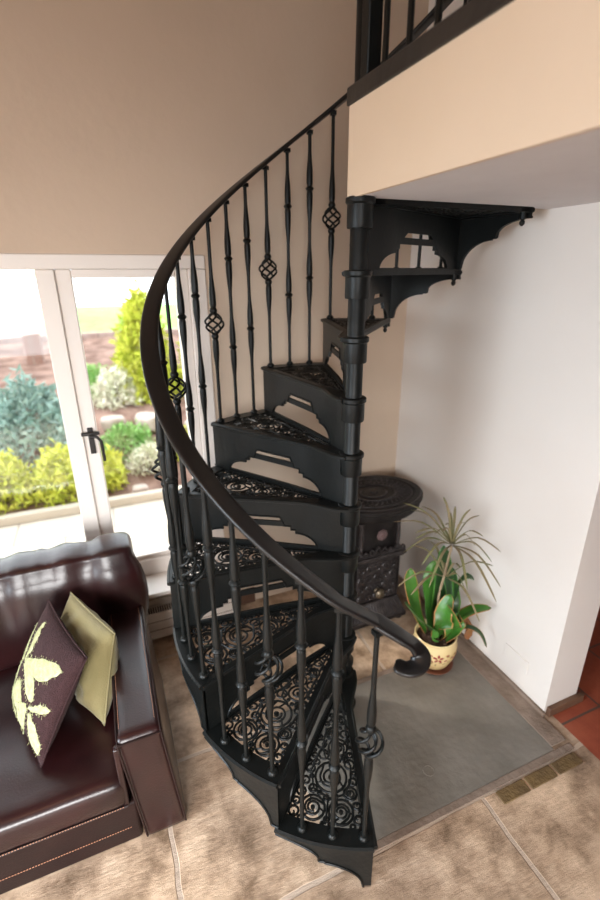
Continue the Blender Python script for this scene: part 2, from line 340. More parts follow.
def make_tread():
    mb=MB(); t0,t1=-.014,0.0
    ss=[.0+.67*i/34 for i in range(35)]+[RO-.001]
    mb.band([(s,fe(s)+.004) for s in ss],[(s,-.020) for s in ss],t0,t1)          # front border
    mb.tube([(s,fe(s)+.005,-.007) for s in ss],.009,6)                            # rounded nosing
    def bk(s,d): a=R(-WA); return (s*cos(a)-d*sin(a)*-1*-1, s*sin(a)+d*cos(a))
    sb=[.045,.2,.4,RO]
    mb.band([bk(s,0) for s in sb],[bk(s,.016) for s in sb],t0,t1-.0007)
    mb.band([bk(s,.002) for s in sb],[bk(s,.010) for s in sb],t0,t1+.005)
    arc=[R(-WA*i/12) for i in range(13)]
    mb.band([(.652*cos(a),.652*sin(a)) for a in arc],[(RO*cos(a),RO*sin(a)) for a in arc],t0-.0005,t1+.0009)
    mb.tube([((RO+.002)*cos(a),(RO+.002)*sin(a),-.007) for a in arc],.009,6)
    arc2=[R(14-(WA+14)*i/8) for i in range(9)]
    mb.band([(.032*cos(a),.032*sin(a)) for a in arc2],[(.088*cos(a),.088*sin(a)) for a in arc2],t0-.0003,t1+.0005)
    # pierced scrollwork
    rnd=random.Random(5); a=R(WA)
    def room(x,y):
        h=math.hypot(x,y); return min(-y-.018, x*sin(a)+y*cos(a)-.014,.654-h,h-.086)
    cs=[]
    def put(r,phi,rad,ph): cs.append((r*cos(R(phi)),r*sin(R(phi)),rad,ph))
    put(.601,-8.6,.0455,0.3); put(.601,-17.8,.0455,2.2); put(.488,-13.1,.060,4); put(.372,-11.2,.040,1); put(.318,-16,.031,3.4); put(.255,-11.5,.027,3); put(.205,-14.5,.021,1); put(.168,-12,.015,1)
    cs[:]=[c for c in cs]
    for it in range(9000):
        x=rnd.uniform(.09,.65); y=-rnd.uniform(.01,.3); d=room(x,y)
        if d<.0055: continue
        d+=.003
        for c in cs:
            d=min(d,math.hypot(x-c[0],y-c[1])-c[2]+.003)
            if d<.007: break
        lim=.034
        low=.018 if it<2500 else .012 if it<5000 else .0085
        if d>=low: cs.append((x,y,min(d,.032),rnd.uniform(0,6.28)))
    for c in cs: curl(mb,*c)
    # sweeping stems that tie the roundels together
    def q(r,phi): return (r*cos(R(phi)),r*sin(R(phi)),-.005)
    for pl in ([(.645,-13.2),(.57,-13.2),(.545,-8),(.50,-5),(.44,-4.5),(.40,-7)],[(.56,-13.2),(.54,-19),(.48,-22),(.41,-21),(.35,-18.5)],[(.43,-12),(.42,-17),(.38,-20),(.30,-21)],[(.43,-8),(.36,-5),(.30,-6.5),(.25,-6)],[(.25,-7),(.2,-9),(.12,-13)],[(.26,-19),(.2,-17),(.13,-14)]):
        mb.tube([q(*p) for p in pl],.0042,5)
    return mb.build('tread','iron',None,sharp=50)
def fr(s): return .5*fe(s)
def make_riser():
    mb=MB(); zb=-RIS+.002
    def seg(ss,zt,zbm): 
        mb.band([(s,fr(s)) for s in ss],[(s,fr(s)-.009) for s in ss],zbm,zt)
    def lin(a,b,n): return [a+(b-a)*i/n for i in range(n+1)]
    z0=-.012
    seg(lin(.020,.125,10),z0,zb)                      # solid end by the hub
    seg(lin(.615,RO-.004,3),z0,zb)                   # solid outer end
    # inner cove, shoulder, middle, shoulder, outer cove
    def cove(s0,s1,h0,h1,n=8):   # height rises quickly from s0, flattening towards s1
        ss=[s0+(s1-s0)*(1-cos(PI/2*i/n)) for i in range(n+1)]
        return ss,[zb+h0+(h1-h0)*sin(PI/2*i/n) for i in range(n+1)]
    s1,h1=cove(.125,.215,.0,.058); seg(s1,[z0]*len(s1),h1)
    s2,h2=cove(.615,.520,.0,.058); s2=s2[::-1]; h2=h2[::-1]; seg(s2,[z0]*len(s2),h2)
    for (a,b) in ((.215,.235),(.500,.520)): seg([a,b],z0,zb+.072)
    top=zb+.088
    for (a,b) in ((.235,.262),(.473,.500)): seg([a,b],z0,top)
    # slot above the opening
    seg([.262,.285,.45,.473],[top+.022]*4,[top]*4)
    seg([.262,.285,.45,.473],[z0]*4,[top+.022,top+.038,top+.038,top+.022])
    # raised moulding round the opening
    mo=[(s,h) for s,h in zip(s1,h1)]+[(.215,zb+.072),(.235,zb+.072),(.235,top),(.262,top),(.28,top+.040),(.455,top+.040),(.473,top),(.5,top),(.5,zb+.072),(.52,zb+.072)]+[(s,h) for s,h in zip(s2,h2)]
    mb.tube([(s,fr(s)+.001,h+.003) for s,h in mo],.0042,5)
    mb.band([(s,fr(s)+.001) for s in (.125,.3,.45,.615)],[(s,fr(s)-.010) for s in (.125,.3,.45,.615)],zb,zb+.009)
    return mb.build('riser','iron',None,sharp=40)
def make_skirt():
    mb=MB(); N=26
    ss=[]; ds=[]
    def d(u):  # u 0 at back .. 1 at front
        if u<.06: return .034
        if u<.46: t=(u-.06)/.40; return .034+.052*(1-math.sqrt(max(0,1-t*t)))
        if u<.52: return .095
        if u<.92: t=(u-.52)/.40; return .100+.108*(1-math.sqrt(max(0,1-t*t)))
        return RIS-.004
    us=[i/40 for i in range(41)]+[.4601,.5199,.92]; us=sorted(us)
    angs=[R(-WA*(1-u)) for u in us]; zl=[-d(u) for u in us]
    mb.band([(RO*cos(a),RO*sin(a)) for a in angs],[((RO-.010)*cos(a),(RO-.010)*sin(a)) for a in angs],zl,-.010)
    mb.tube([((RO+.001)*cos(a),(RO+.001)*sin(a),z+.004) for a,z in zip(angs,zl)],.0045,5)
    return mb.build('side_skirt','iron',None,sharp=40)
def make_hub():
    mb=MB(); mb.lathe([(.030,-.085),(.040,-.085),(.0415,-.08),(.0415,-.018),(.047,-.012),(.047,0),(.044,.003),(.030,.004)],n=28); return mb.build('hub_collar','iron')
def make_pendant():
    a=R(-WA+1.5); mb=MB(); mb.lathe([(.003,-.060),(.009,-.054),(.010,-.046),(.006,-.040),(.011,-.036),(.011,-.012)],((RB)*cos(a),(RB)*sin(a),0),10); return mb.build('pendant','iron')
T0=make_tread(); rs=make_riser(); rs.parent=T0; sk=make_skirt(); sk.parent=T0; hb=make_hub(); hb.parent=T0; pd=make_pendant(); pd.parent=T0
for k in range(1,11):
    t=T0 if k==1 else copy_tree(T0)
    t.parent=ST; t.location=(0,0,tz(k)); t.rotation_euler=(0,0,R(A0-STEP*(k-1)))
    if k==10: t.rotation_euler=(0,0,R(A0-STEP*9+1.5))

# balusters
def shaft(L,knobs,basket=None):
    th_,fat=.0074,.0138
    cs=knobs if not basket else [basket-.058,basket+.058]
    def rad(z):
        r=th_
        for i,c in enumerate(cs):
            dz=z-c
            if basket and ((i==0 and dz>0) or (i==1 and dz<0)): continue
            ad=abs(dz); LN=.15
            if ad<LN: r=max(r,th_+(fat-th_)*(1-sm((ad-.045)/(LN-.045))))
            if ad<.02: r=th_+ (fat-th_)*(.35+.65*ad/.02)
        return r
    mb=MB()
    zz=sorted(set([0,.012]+[L*i/60 for i in range(61)]+[c+d for c in cs for d in(-.02,-.01,0,.01,.02)]))
    if basket: 
        mb.lathe([(rad(z),z) for z in zz if z<=cs[0]+1e-6],n=8); mb.lathe([(rad(z),z) for z in zz if z>=cs[1]-1e-6],n=8)
    else: mb.lathe([(rad(z),z) for z in zz if 0<=z<=L],n=8)
    mb.lathe([(.013,0),(.0165,.005),(.0165,.010),(.011,.017),(.008,.018)],n=14)
    mb.box(-.011,.011,-.012,.012,L-.016,L-.002)
    return mb
def knob_mesh():
    mb=MB(); mb.lathe([(.008,-.021),(.0125,-.019),(.0125,-.014),(.009,-.011),(.0145,-.006),(.0185,0),(.0145,.006),(.009,.011),(.0125,.014),(.0125,.019),(.008,.021)],n=16); return mb
def basket_mesh():
    mb=MB()
    for s in(-1,1): mb.lathe([(.008,-.014),(.013,-.010),(.0165,0),(.013,.010),(.008,.014)],(0,0,s*.052),16)
    for k in range(6):
        pts=[]
        for i in range(15):
            t=i/14; a=2*PI*k/5+t*PI*1.0; rr=.006+.033*sin(PI*t)**.8 if 0<t<1 else .006
            pts.append((rr*cos(a),rr*sin(a),-.043+.086*t))
        mb.tube(pts,.0046,6)
    return mb
LN=[.838,.909,.980]
protoB=[]
for i in range(3):
    if i==0:
        b=shaft(LN[0],[],.435).build('baluster','iron',None,sharp=60); k_=basket_mesh().build('basket','iron',b,sharp=60); k_.location=(0,0,.435)
    else:
        kn=[.325,.690] if i==1 else [.398,.762]
        b=shaft(LN[i],kn).build('baluster','iron',None,sharp=60)
        for z_ in kn:
            k_=knob_mesh().build('knob','iron',b,sharp=60) ; k_.location=(0,0,z_)
    protoB.append(b)
used=[False]*3
for k in range(1,11):
    for i in range(3):
        if k==10 and i>1: continue
        a=247.6-STEP*(k-1)-8.4*i
        b=copy_tree(protoB[i]) if used[i] else protoB[i]; used[i]=True
        b.parent=ST; b.location=(RB*cos(R(a)),RB*sin(R(a)),tz(k)); b.rotation_euler=(0,0,R(a+random.uniform(0,60)*(i==0)))
# handrail
def rail_sweep(pts,w,h,n=10,ws=None):
    mb=MB(); k=len(pts); vs=[]
    for i,p in enumerate(pts):
        p=Vector(p); t=(Vector(pts[min(i+1,k-1)])-Vector(pts[max(i-1,0)])).normalized(); a=Vector((0,0,1)).cross(t).normalized(); b=t.cross(a)
        sc=ws[i] if ws else 1
        for j in range(n*2):
            w_=2*PI*(j+.5)/(n*2); c,s_=cos(w_),sin(w_)
            cx=math.copysign(abs(c)**.45,c)*w/2*sc; sy=math.copysign(abs(s_)**.6,s_)*h/2*(sc**.5)
            vs.append(p+a*cx+b*sy)
    m=n*2; fs=[(i*m+j,i*m+(j+1)%m,(i+1)*m+(j+1)%m,(i+1)*m+j) for i in range(k-1) for j in range(m)]
    fs+=[tuple(range(m-1,-1,-1)),tuple(range((k-1)*m,k*m))]
    mb.add(vs,fs); return mb
def rz_(a): return tz(1)+.838+RIS*(247.6-a)/STEP+.010
hp=[(RB*cos(R(a)),RB*sin(R(a)),rz_(a)) for a in [2+2.5*i for i in range(97)]]   # down to 244.5
def cat(P,n=8):
    out=[]; P=[P[0]]+P+[P[-1]]
    for i in range(1,len(P)-2):
        for j in range(n):
            t=j/n; p0,p1,p2,p3=[Vector(q) for q in P[i-1:i+3]]
            out.append(.5*((2*p1)+(-p0+p2)*t+(2*p0-5*p1+4*p2-p3)*t*t+(-p0+3*p1-3*p2+p3)*t**3))
    out.append(Vector(P[-2])); return out
scr=[(.56,.837,1.05),(.585,.813,1.035),(.614,.79,1.015),(.641,.774,.992),(.652,.757,.970),(.636,.742,.955),(.606,.746,.950),(.582,.770,.955)]
scr=[(x-AX,y-AY,z) for x,y,z in scr]
sp=cat(scr,6)
allp=hp[:-1]+[tuple(p) for p in sp]
n_=len(sp); ws=[1]*(len(hp)-1)+[1-.18*(i/n_)**2 for i in range(n_)]; ws[-1]=.45; ws[-2]=.66
rail_sweep(allp,.056,.017,ws=ws).build('handrail','rail',ST,sharp=60)

# balcony railing on the mezzanine edge
BR=empty('balcony_railing',(.81,0,2.402)); tag(BR,'black metal balcony railing along the edge of the cream upper floor','railing')
mb=MB(); mb.box(-.012,.012,-.0,.0,0,.01)
def balb():
    mb=MB(); mb.lathe([(.013,0),(.013,.01),(.0085,.02),(.0085,.30),(.014,.38),(.014,.46),(.0085,.55),(.0085,.86)],n=10); return mb
b0=balb().build('baluster','iron',BR); b0.location=(0,1.333,0)
for i in range(1,24):
    c=b0.copy(); COL.objects.link(c); c.parent=BR; c.location=(0,1.333-.11*i,0)
mb=MB(); mb.box(-.025,.025,-1.5,1.44,.86,.885); mb.build('top_rail','rail',BR,bevel=.006)
mb=MB(); mb.box(-.024,.020,1.385,1.425,0,.95); mb.build('newel_post','iron',BR,bevel=.004)

# ------------------------------------------------------------------ sofa
SX0,SX1=-1.75,-.135
SF=empty('leather_sofa',(-.85,1.65,0)); tag(SF,'dark burgundy leather sofa under the window with broad padded arm','sofa')
off=Vector((.85,-1.65,0))
def sofapart(mb,name,m,parent=SF,**k):
    o=mb.build(name,m,parent,**k); 
    if parent is SF: o.location=off
    return o
mb=MB(); mb.box(SX0,SX1+.03,1.228,2.08,.0,.19); base=sofapart(mb,'base','leather2',bevel=.012,bseg=3)
def ns(p,s): return noise.noise(Vector(p)*s)
def dseat(p,n):
    e=0
    if n.z>.5: e+=.012*sin(PI*min(1,max(0,(p.y-1.24)/.7)))+.004*ns(p,5)
    return e+.002*ns(p,14)
o=sofapart(softbox(SX0,SX1+.012,1.215,1.98,.188,.315,.035,disp=dseat),'seat_cushion','leather'); weld(o)
def dback(p,n):
    e=0
    t=(p.z-.31)/.47
    ux=p.x*1.0
    wr=noise.noise(Vector((p.x*9+.6*p.z,p.z*2.2,.3)))+.6*noise.noise(Vector((p.x*19,p.z*3.5,2)))
    if n.y<-.3 or n.z>.3: e+=.034*wr*(.35+.65*sm((t-.2)/.6))
    if n.y<-.3: e+=.035*sin(PI*max(0,min(1,t)))
    # pinch seam along the top front edge
    s=abs((p.z-.735))
    if n.y<-.2 and s<.035: e-=.016*(1-s/.035)
    return e
o=sofapart(softbox(SX0,.008,1.90,2.10,.30,.785,.055,disp=dback),'back_cushion','leather'); weld(o)
mb=MB(); mb.box(SX0,.004,2.07,2.125,.02,.70); sofapart(mb,'back_frame','leather2',bevel=.02,bseg=3)
def darm(p,n): return .003*ns(p,6)+(.004 if n.z>.5 else 0)
def shear(mb): mb.v=[(x+max(0,.497-z)*.085*(1 if y<1.9 else 0.3),y,z) for x,y,z in mb.v]; return mb
o=sofapart(shear(softbox(-.137,.010,1.215,2.09,.0,.497,.017,disp=darm)),'arm','leather'); weld(o); arm=o
# stitched welts of the arm
mb=MB()
for x in(-.131,.004): mb.tube([(x,2.0,.4985),(x,1.9,.4985),(x,1.6,.4985),(x,1.25,.4985),(x,1.217,.49),(x,1.211,.45),(x,1.211,.2),(x,1.211,.02)],.0042,6)
mb.tube([(-.131,1.214,.484),(-.06,1.211,.486),(.004,1.214,.484)],.0042,6); shear(mb).build('welt','leather2',arm)
mb=MB()
def dashes(mb,a,b,n,r=.0013):
    a=Vector(a); b=Vector(b)
    for i in range(n): mb.tube([a.lerp(b,(i+.15)/n),a.lerp(b,(i+.75)/n)],r,4)
for x in(-.122,-.009): dashes(mb,(x,1.98,.5025),(x,1.26,.5025),90,.001)
mb.build('stitching','stitch',arm)
mb=MB(); mb.box(-.148,-.128,1.222,1.245,.19,.46); sofapart(mb,'arm_gusset','leather',bevel=.005)
mb=MB(); dashes(mb,(SX0,1.2125,.205),(SX1-.01,1.2125,.205),190); dashes(mb,(SX0,1.2265,.075),(SX1+.0,1.2265,.075),190); sofapart(mb,'stitching','stitch')
mb=MB(); mb.tube([(SX0,1.222,.192),(SX1,1.222,.192)],.006,8); sofapart(mb,'seam_piping','leather2')

# ------------------------------------------------------------------ cushions
def pillow(A,B,C_,D_,thick,name,m,label,sag=.0,n=28,pinch=.05,wr=.006,seed=0):
    A,B,C_,D_=[Vector(p) for p in(A,B,C_,D_)]
    nrm=(B-A).cross(D_-A).normalized(); cen=(A+B+C_+D_)/4
    def pt(u,v,side,off=0):
        u2=u+pinch*(.5-u)*2*(1-(2*v-1)**2)*0.5*0+0; 
        p=A*(1-u)*(1-v)+B*u*(1-v)+C_*u*v+D_*(1-u)*v
        pin=pinch*((abs(2*u-1)**2)*(1-(2*v-1)**2)+(abs(2*v-1)**2)*(1-(2*u-1)**2))
        p=p+(cen-p)*pin
        f=((1-abs(2*u-1)**2.4)*(1-abs(2*v-1)**2.4)); f=max(0,f)**.55
        q=p*8+Vector((seed,seed,0)); w=wr*noise.noise(q)*f+wr*.5*noise.noise(p*22)*f
        return p+nrm*side*(thick*f/2+w+off)
    mb=MB()
    for side in(1,-1):
        P=[[pt(i/n,j/n,side) for j in range(n+1)] for i in range(n+1)]
        mb.grid(P if side<0 else [r[::-1] for r in P])
    o=mb.build(name,m); weld(o,2e-4); 
    o.data.transform(Matrix.Translation(-cen)); o.location=cen
    tag(o,label,'cushion')
    e=[(pt(i/n,0,1)) for i in range(n)]+[pt(1,j/n,1) for j in range(n)]+[pt(1-i/n,1,1) for i in range(n)]+[pt(0,1-j/n,1) for j in range(n)]
    mb=MB(); mb.tube([p-cen for p in e],.003,6,closed=True); mb.build('seam',m,o)
    return o,pt,cen
gr,_,_=pillow((-.182,1.44,.345),(-.315,1.76,.335),(-.255,1.84,.675),(-.100,1.53,.665),.15,'green_cushion','olive','plain olive green velvet cushion leaning against the sofa arm behind the plum one',wr=.03,seed=3,pinch=.03)
pl,pt,cen=pillow((-.385,1.36,.340),(-.512,1.71,.345),(-.33,1.80,.69),(-.192,1.44,.668),.12,'plum_cushion','plum','plum linen cushion with cream leaf flowers propped up on the sofa seat',wr=.006,pinch=.06)
# find which side faces the camera
nn=(Vector((-.515,1.71,.325))-Vector((-.385,1.36,.325))).cross(Vector((-.205,1.44,.66))-Vector((-.385,1.36,.325)))
side=1 if nn.dot(Vector((0,0,H))-cen)>0 else -1
def petal(u0,v0,u1,v1,w,bend=0):
    mb=MB(); n=12; rows=[]
    for i in range(n+1):
        t=i/n; ww=w*(sin(PI*min(1,t**1.35*.95+.04))**.8)
        cu=u0+(u1-u0)*t; cv=v0+(v1-v0)*t; dx,dy=(u1-u0),(v1-v0); L=math.hypot(dx,dy); nx,ny=-dy/L,dx/L
        b=bend*sin(PI*t); cu+=nx*b; cv+=ny*b; row=[]
        for j in range(7):
            s=j/3-1; jag=(.012*random.uniform(-1,1) if abs(s)>.9 else 0)
            uu=cu+nx*(ww*s+jag); vv=cv+ny*(ww*s+jag)
            uu=max(.02,min(.98,uu)); vv=max(.02,min(.98,vv))
            row.append(pt(uu,vv,side,.004 if abs(s)<.9 else .0015)-cen)
        rows.append(row)
    mb.grid(rows); 
    # frayed edge
    for row in rows:
        for k_ in(0,6):
            for _ in range(3):
                p=row[k_]+Vector((random.uniform(-.004,.004),random.uniform(-.004,.004),random.uniform(-.004,.004))); d=(row[k_]-row[3]).normalized()*random.uniform(.004,.009)
                mb.tube([p,p+d+Vector((random.uniform(-.003,.003),)*3)],.0008,3)
    o=mb.build('leaf_applique','cream',pl,sharp=180); return o
# u runs from front bottom to back bottom, v up towards the top
PET=[(.74,.55,.76,.92,.045,.03),(.82,.50,.97,.80,.045,.0),(.73,.55,.12,.80,.085,.03),(.69,.53,.31,.40,.075,-.03),
     (.86,.48,.84,.09,.055,.05),(.84,.22,.46,.27,.12,-.02),(.80,.12,.56,.05,.04,0),(.36,.33,.52,.05,.12,.0),(.33,.33,.06,.46,.035,0),
     (.30,.30,.05,.07,.080,0),(.92,.55,.95,.30,.035,0),(.88,.30,.95,.12,.04,0)]
for p in PET: petal(*p)

# ------------------------------------------------------------------ radiator under the sill
RD=empty('radiator',(-.4,2.22,0)); tag(RD,'long low cream convector radiator under the window sill','radiator')
def rp(mb,name,m,**k): o=mb.build(name,m,RD,**k); o.location=(.4,-2.22,0); return o
mb=MB(); mb.box(-1.35,.50,2.175,2.185,.035,.200); mb.box(-1.35,-1.34,2.185,2.30,.035,.2); mb.box(.49,.50,2.185,2.30,.035,.2); mb.box(-1.35,.5,2.26,2.30,.035,.2); rp(mb,'casing','rad',bevel=.003)
mb=MB()
for z_ in(.09,.145): mb.box(-1.345,.495,2.1735,2.176,z_,z_+.003)
rp(mb,'groove_line','wood')
mb=MB(); mb.box(-1.34,.49,2.187,2.258,.17,.18); rp(mb,'grille_tray','dark')
mb=MB()
for i in range(150):
    x=-1.335+i*.0122; mb.box(x,x+.005,2.187,2.258,.188,.199)
rp(mb,'grille','rad')
mb=MB(); mb.box(-1.3,-1.26,2.19,2.30,0,.04); mb.box(.40,.44,2.19,2.30,0,.04); rp(mb,'bracket','dark')
sbox('baseboard_back','wood',-2.8,.66,2.305,2.322,0,.10)

# ------------------------------------------------------------------ ornate stove
SV=empty('cast_iron_stove',(1.23,1.98,0)); tag(SV,'ornate black cast iron stove with oval hot plate in the corner','stove')
def sp_(mb,name,m,parent=SV,**k): return mb.build(name,m,parent,**k)
mb=MB(); mb.box(-.19,.19,-.17,.18,.03,.06)
for x in(-.16,.16):
    for y in(-.13,.14): mb.lathe([(.02,0),(.028,.01),(.018,.03)],(x,y,0),10)
sp_(mb,'base','stove',bevel=.008)
mb=MB(); P=[]
mb.add([(-.185,-.165,.06),(.185,-.165,.06),(.185,.17,.06),(-.185,.17,.06),(-.15,-.125,.155),(.15,-.125,.155),(.15,.15,.155),(-.15,.15,.155)],[(0,3,2,1),(4,5,6,7),(0,1,5,4),(1,2,6,5),(2,3,7,6),(3,0,4,7)]); plinth=sp_(mb,'plinth','stovegrey',bevel=.004)
mb=MB()
for i in range(19):
    x=-.165+i*.0183; mb.tube([(x,-.166,.068),(x*.83,-.129,.148)],.0045,5)
for z_,y_,w_ in((.062,-.168,.18),(.152,-.128,.15)): mb.tube([(-w_,y_,z_),(w_,y_,z_)],.006,6)
mb.build('ribbing','stovegrey',plinth)
mb=MB(); mb.box(-.155,.155,-.12,.16,.155,.44); body=sp_(mb,'firebox','stove',bevel=.006)
mb=MB(); mb.box(-.125,.125,-.132,-.118,.17,.415); door=sp_(mb,'door','stovegrey',bevel=.004)
mb=MB(); rnd=random.Random(3)
for i in range(5):
    for j in range(4):
        x=-.098+i*.049; z_=.198+j*.062; r=.025; s=1 if (i+j)%2 else -1
        mb.tube([(x+s*r*(1-t/13)*cos(t*.75),-.136,z_+r*(1-t/13)*sin(t*.75)) for t in range(12)],.006,5)
for i in range(6):
    mb.tube([(-.12+i*.048,-.134,.175),(-.12+i*.048,-.134,.41)],.003,5)
mb.build('door_scrollwork','stovegrey',door)
mb=MB(); mb.lathe([(.012,0),(.02,.004),(.02,.012),(.012,.02),(.026,.030),(.030,.042),(.022,.052),(.008,.056)],n=18); kn=mb.build('door_knob','brass',door); kn.location=(0,-.132,.235); kn.rotation_euler=(R(90),0,0)
mb=MB(); mb.box(-.175,.175,-.15,.17,.44,.462); mb.box(-.165,.165,-.14,.165,.425,.44); sp_(mb,'cornice','stovegrey',bevel=.006)
mb=MB()
for i in range(9):
    x=-.155+i*.0388; h=.05 if i==4 else .028+.012*(i%2)
    mb.tube([(x+.016*cos(t/8*PI),-.13,.46+h*sin(t/8*PI)) for t in range(9)],.006,5); mb.lathe([(.001,-.008),(.008,0),(.001,.008)],(x,-.13,.46+h),8)
mb.tube([(-.17,-.132,.468),(.17,-.132,.468)],.007,6); sp_(mb,'cresting','stovegrey')
mb=MB(); mb.lathe([(.15,.45),(.15,.58),(.155,.60),(.165,.66),(.17,.68)],(.03,.035,0),40,sx=1.2,sy=1.0); sp_(mb,'drum','stove')
for x in(-.10,.13):
    mb=MB(); mb.lathe([(.016,.46),(.016,.475),(.011,.485),(.013,.55),(.011,.64),(.018,.67)],(x,-.115,0),14); sp_(mb,'pillar','stovegrey')
mb=MB(); mb.lathe([(.030,0),(.034,.004),(.030,.010),(.022,.008),(.014,.012),(.004,.013)],n=8); md=mb.build('medallion','medal',SV); md.location=(.015,-.13,.585); md.rotation_euler=(R(90),0,0)
mb=MB(); mb.lathe([(.17,.70),(.205,.715),(.215,.73),(.215,.755),(.225,.765),(.225,.785),(.215,.792),(.19,.792),(.188,.786),(.02,.786)],(.06,.045,0),56,sx=1.28,sy=1.02); tp=sp_(mb,'top_plate','stove')
mb=MB()
def ell(r,z,n=48): return [(.06+r*1.28*cos(2*PI*i/n),.045+r*1.0*sin(2*PI*i/n),z) for i in range(n)]
for r in(.215,.175,.10,.06): mb.tube(ell(r,.790),.005,5,closed=True)
for i in range(36):
    a=2*PI*i/36; mb.tube([(.06+r*1.28*cos(a+w),.045+r*1.0*sin(a+w),.789) for r,w in((.105,0),(.125,.07),(.15,-.03),(.172,.04))],.0042,5)
for i in range(40):
    a=2*PI*i/40; mb.lathe([(.001,0),(.006,.003),(.001,.006)],(.06+.195*1.28*cos(a),.045+.195*1.0*sin(a),.788),6)
mb.build('pierced_ring','stovegrey',tp)
mb=MB(); mb.lathe([(.001,.80),(.015,.80),(.02,.792),(.055,.790),(.056,.786)][::-1],(.06,.045,0),30,sx=1.28,sy=1.0); mb.build('hot_plate_lid','stove',tp)

tp.location.z=-.042
# ------------------------------------------------------------------ potted plant
PX,PY=1.352,1.475
PP=empty('potted_plant',(PX,PY,.0075)); tag(PP,'leafy plant in a cream pot with red flowers beside the white wall','plant')
mb=MB(); mb.lathe([(.06,0),(.08,.003),(.098,.016),(.101,.022),(.097,.022),(.078,.010),(.06,.008)],n=36); mb.build('saucer','terra',PP)
PR=[(.055,.010),(.078,.030),(.098,.075),(.108,.115),(.108,.150),(.100,.178),(.099,.186),(.104,.192),(.100,.196),(.094,.190),(.094,.165),(.02,.163)]
mb=MB(); mb.lathe(PR,n=44); pot=mb.build('pot','pot',PP,sharp=60)
def onpot(a,z,off=.001):
    for (r0,z0),(r1,z1) in zip(PR,PR[1:]):
        if z0<=z<=z1: r=r0+(r1-r0)*(z-z0)/(z1-z0); break
    return (( r+off)*cos(a),(r+off)*sin(a),z)
def blob(mb,a,z,da,dz,rot=0,mi=0):
    n=10; c=[onpot(a,z,.0022)]; ring=[]
    for i in range(n):
        t=2*PI*i/n; x=da*cos(t); y=dz*sin(t); ring.append(onpot(a+(x*cos(rot)-y*sin(rot))/.105,z+x*sin(rot)+y*cos(rot),.0008))
    mb.add(c+ring,[(0,1+i,1+(i+1)%n) for i in range(n)],mi)
mb=MB()
for a,z in((R(-118),.125),(R(-60),.105),(R(-170),.11),(R(0),.12),(R(80),.12),(R(150),.12)):
    for k in range(5):
        t=2*PI*k/5+.3; blob(mb,a+.016*cos(t)/.105,z+.016*sin(t),.011,.006,t)
    for dx,dz,r_ in((.035,-.012,.4),(-.03,-.02,2.4),(.045,.018,.2),(-.036,.016,2.9)): blob(mb,a+dx/.105,z+dz,.010,.0045,r_)
mb.build('painted_flower','red',pot)
mb=MB()
for a,z in((R(-95),.10),(R(-75),.135),(R(-140),.09),(R(-30),.11)):
    for k in range(4): blob(mb,a+(k-1.5)*.02/.105,z-.01*(k%2),.009,.004,.5*k)
mb.build('painted_leaf','gold',pot)
mb=MB(); mb.lathe([(.095,.155),(.093,.168),(.05,.176),(.01,.178)],n=24)
for i in range(26):
    a=random.uniform(0,6.28); r=random.uniform(0,.075); s=random.uniform(.006,.014); mb.lathe([(.001,-s*.6),(s,0),(s*.6,s*.6),(.001,s*.8)],(r*cos(a),r*sin(a),.178),6)
mb.build('potting_soil','soil',PP)
def leaf(pts,w,ms,name='leaf',fold=.25,n=14,edge=True,base=.15):
    if name=='leaf': w*=1.15; pts=[Vector((p[0]*1.12,p[1]*1.12,.17+(p[2]-.17)*1.12)) for p in pts]
    P=cat(pts,max(2,n//(len(pts)-1))); k=len(P); rows=[]
    for i,p in enumerate(P):
        t=i/(k-1); tg=(P[min(i+1,k-1)]-P[max(i-1,0)]).normalized(); s=tg.cross(Vector((0,0,1)))
        if s.length<.15: s=Vector((.9,-.4,0))
        s.normalize(); up=s.cross(tg)
        ww=w/2*(base+(1-base)*sin(PI*min(1,(t*.95+.03)))**.8)*(1 if t<.97 else .3)
        rows.append([p+s*ww*q+up*ww*fold*abs(q) for q in(-1,-.84,-.4,0,.4,.84,1)])
    mb=MB(); b=7
    vs=[q for r in rows for q in r]; mb.v=[tuple(v) for v in vs]
    for i in range(k-1):
        for j in range(6): mb.f.append((i*b+j,(i+1)*b+j,(i+1)*b+j+1,i*b+j+1)); mb.m.append(1 if edge and j in(0,5) else 0)
    o=mb.build(name,ms,PP,sharp=180); s=o.modifiers.new('thick','SOLIDIFY'); s.thickness=.0015; return o
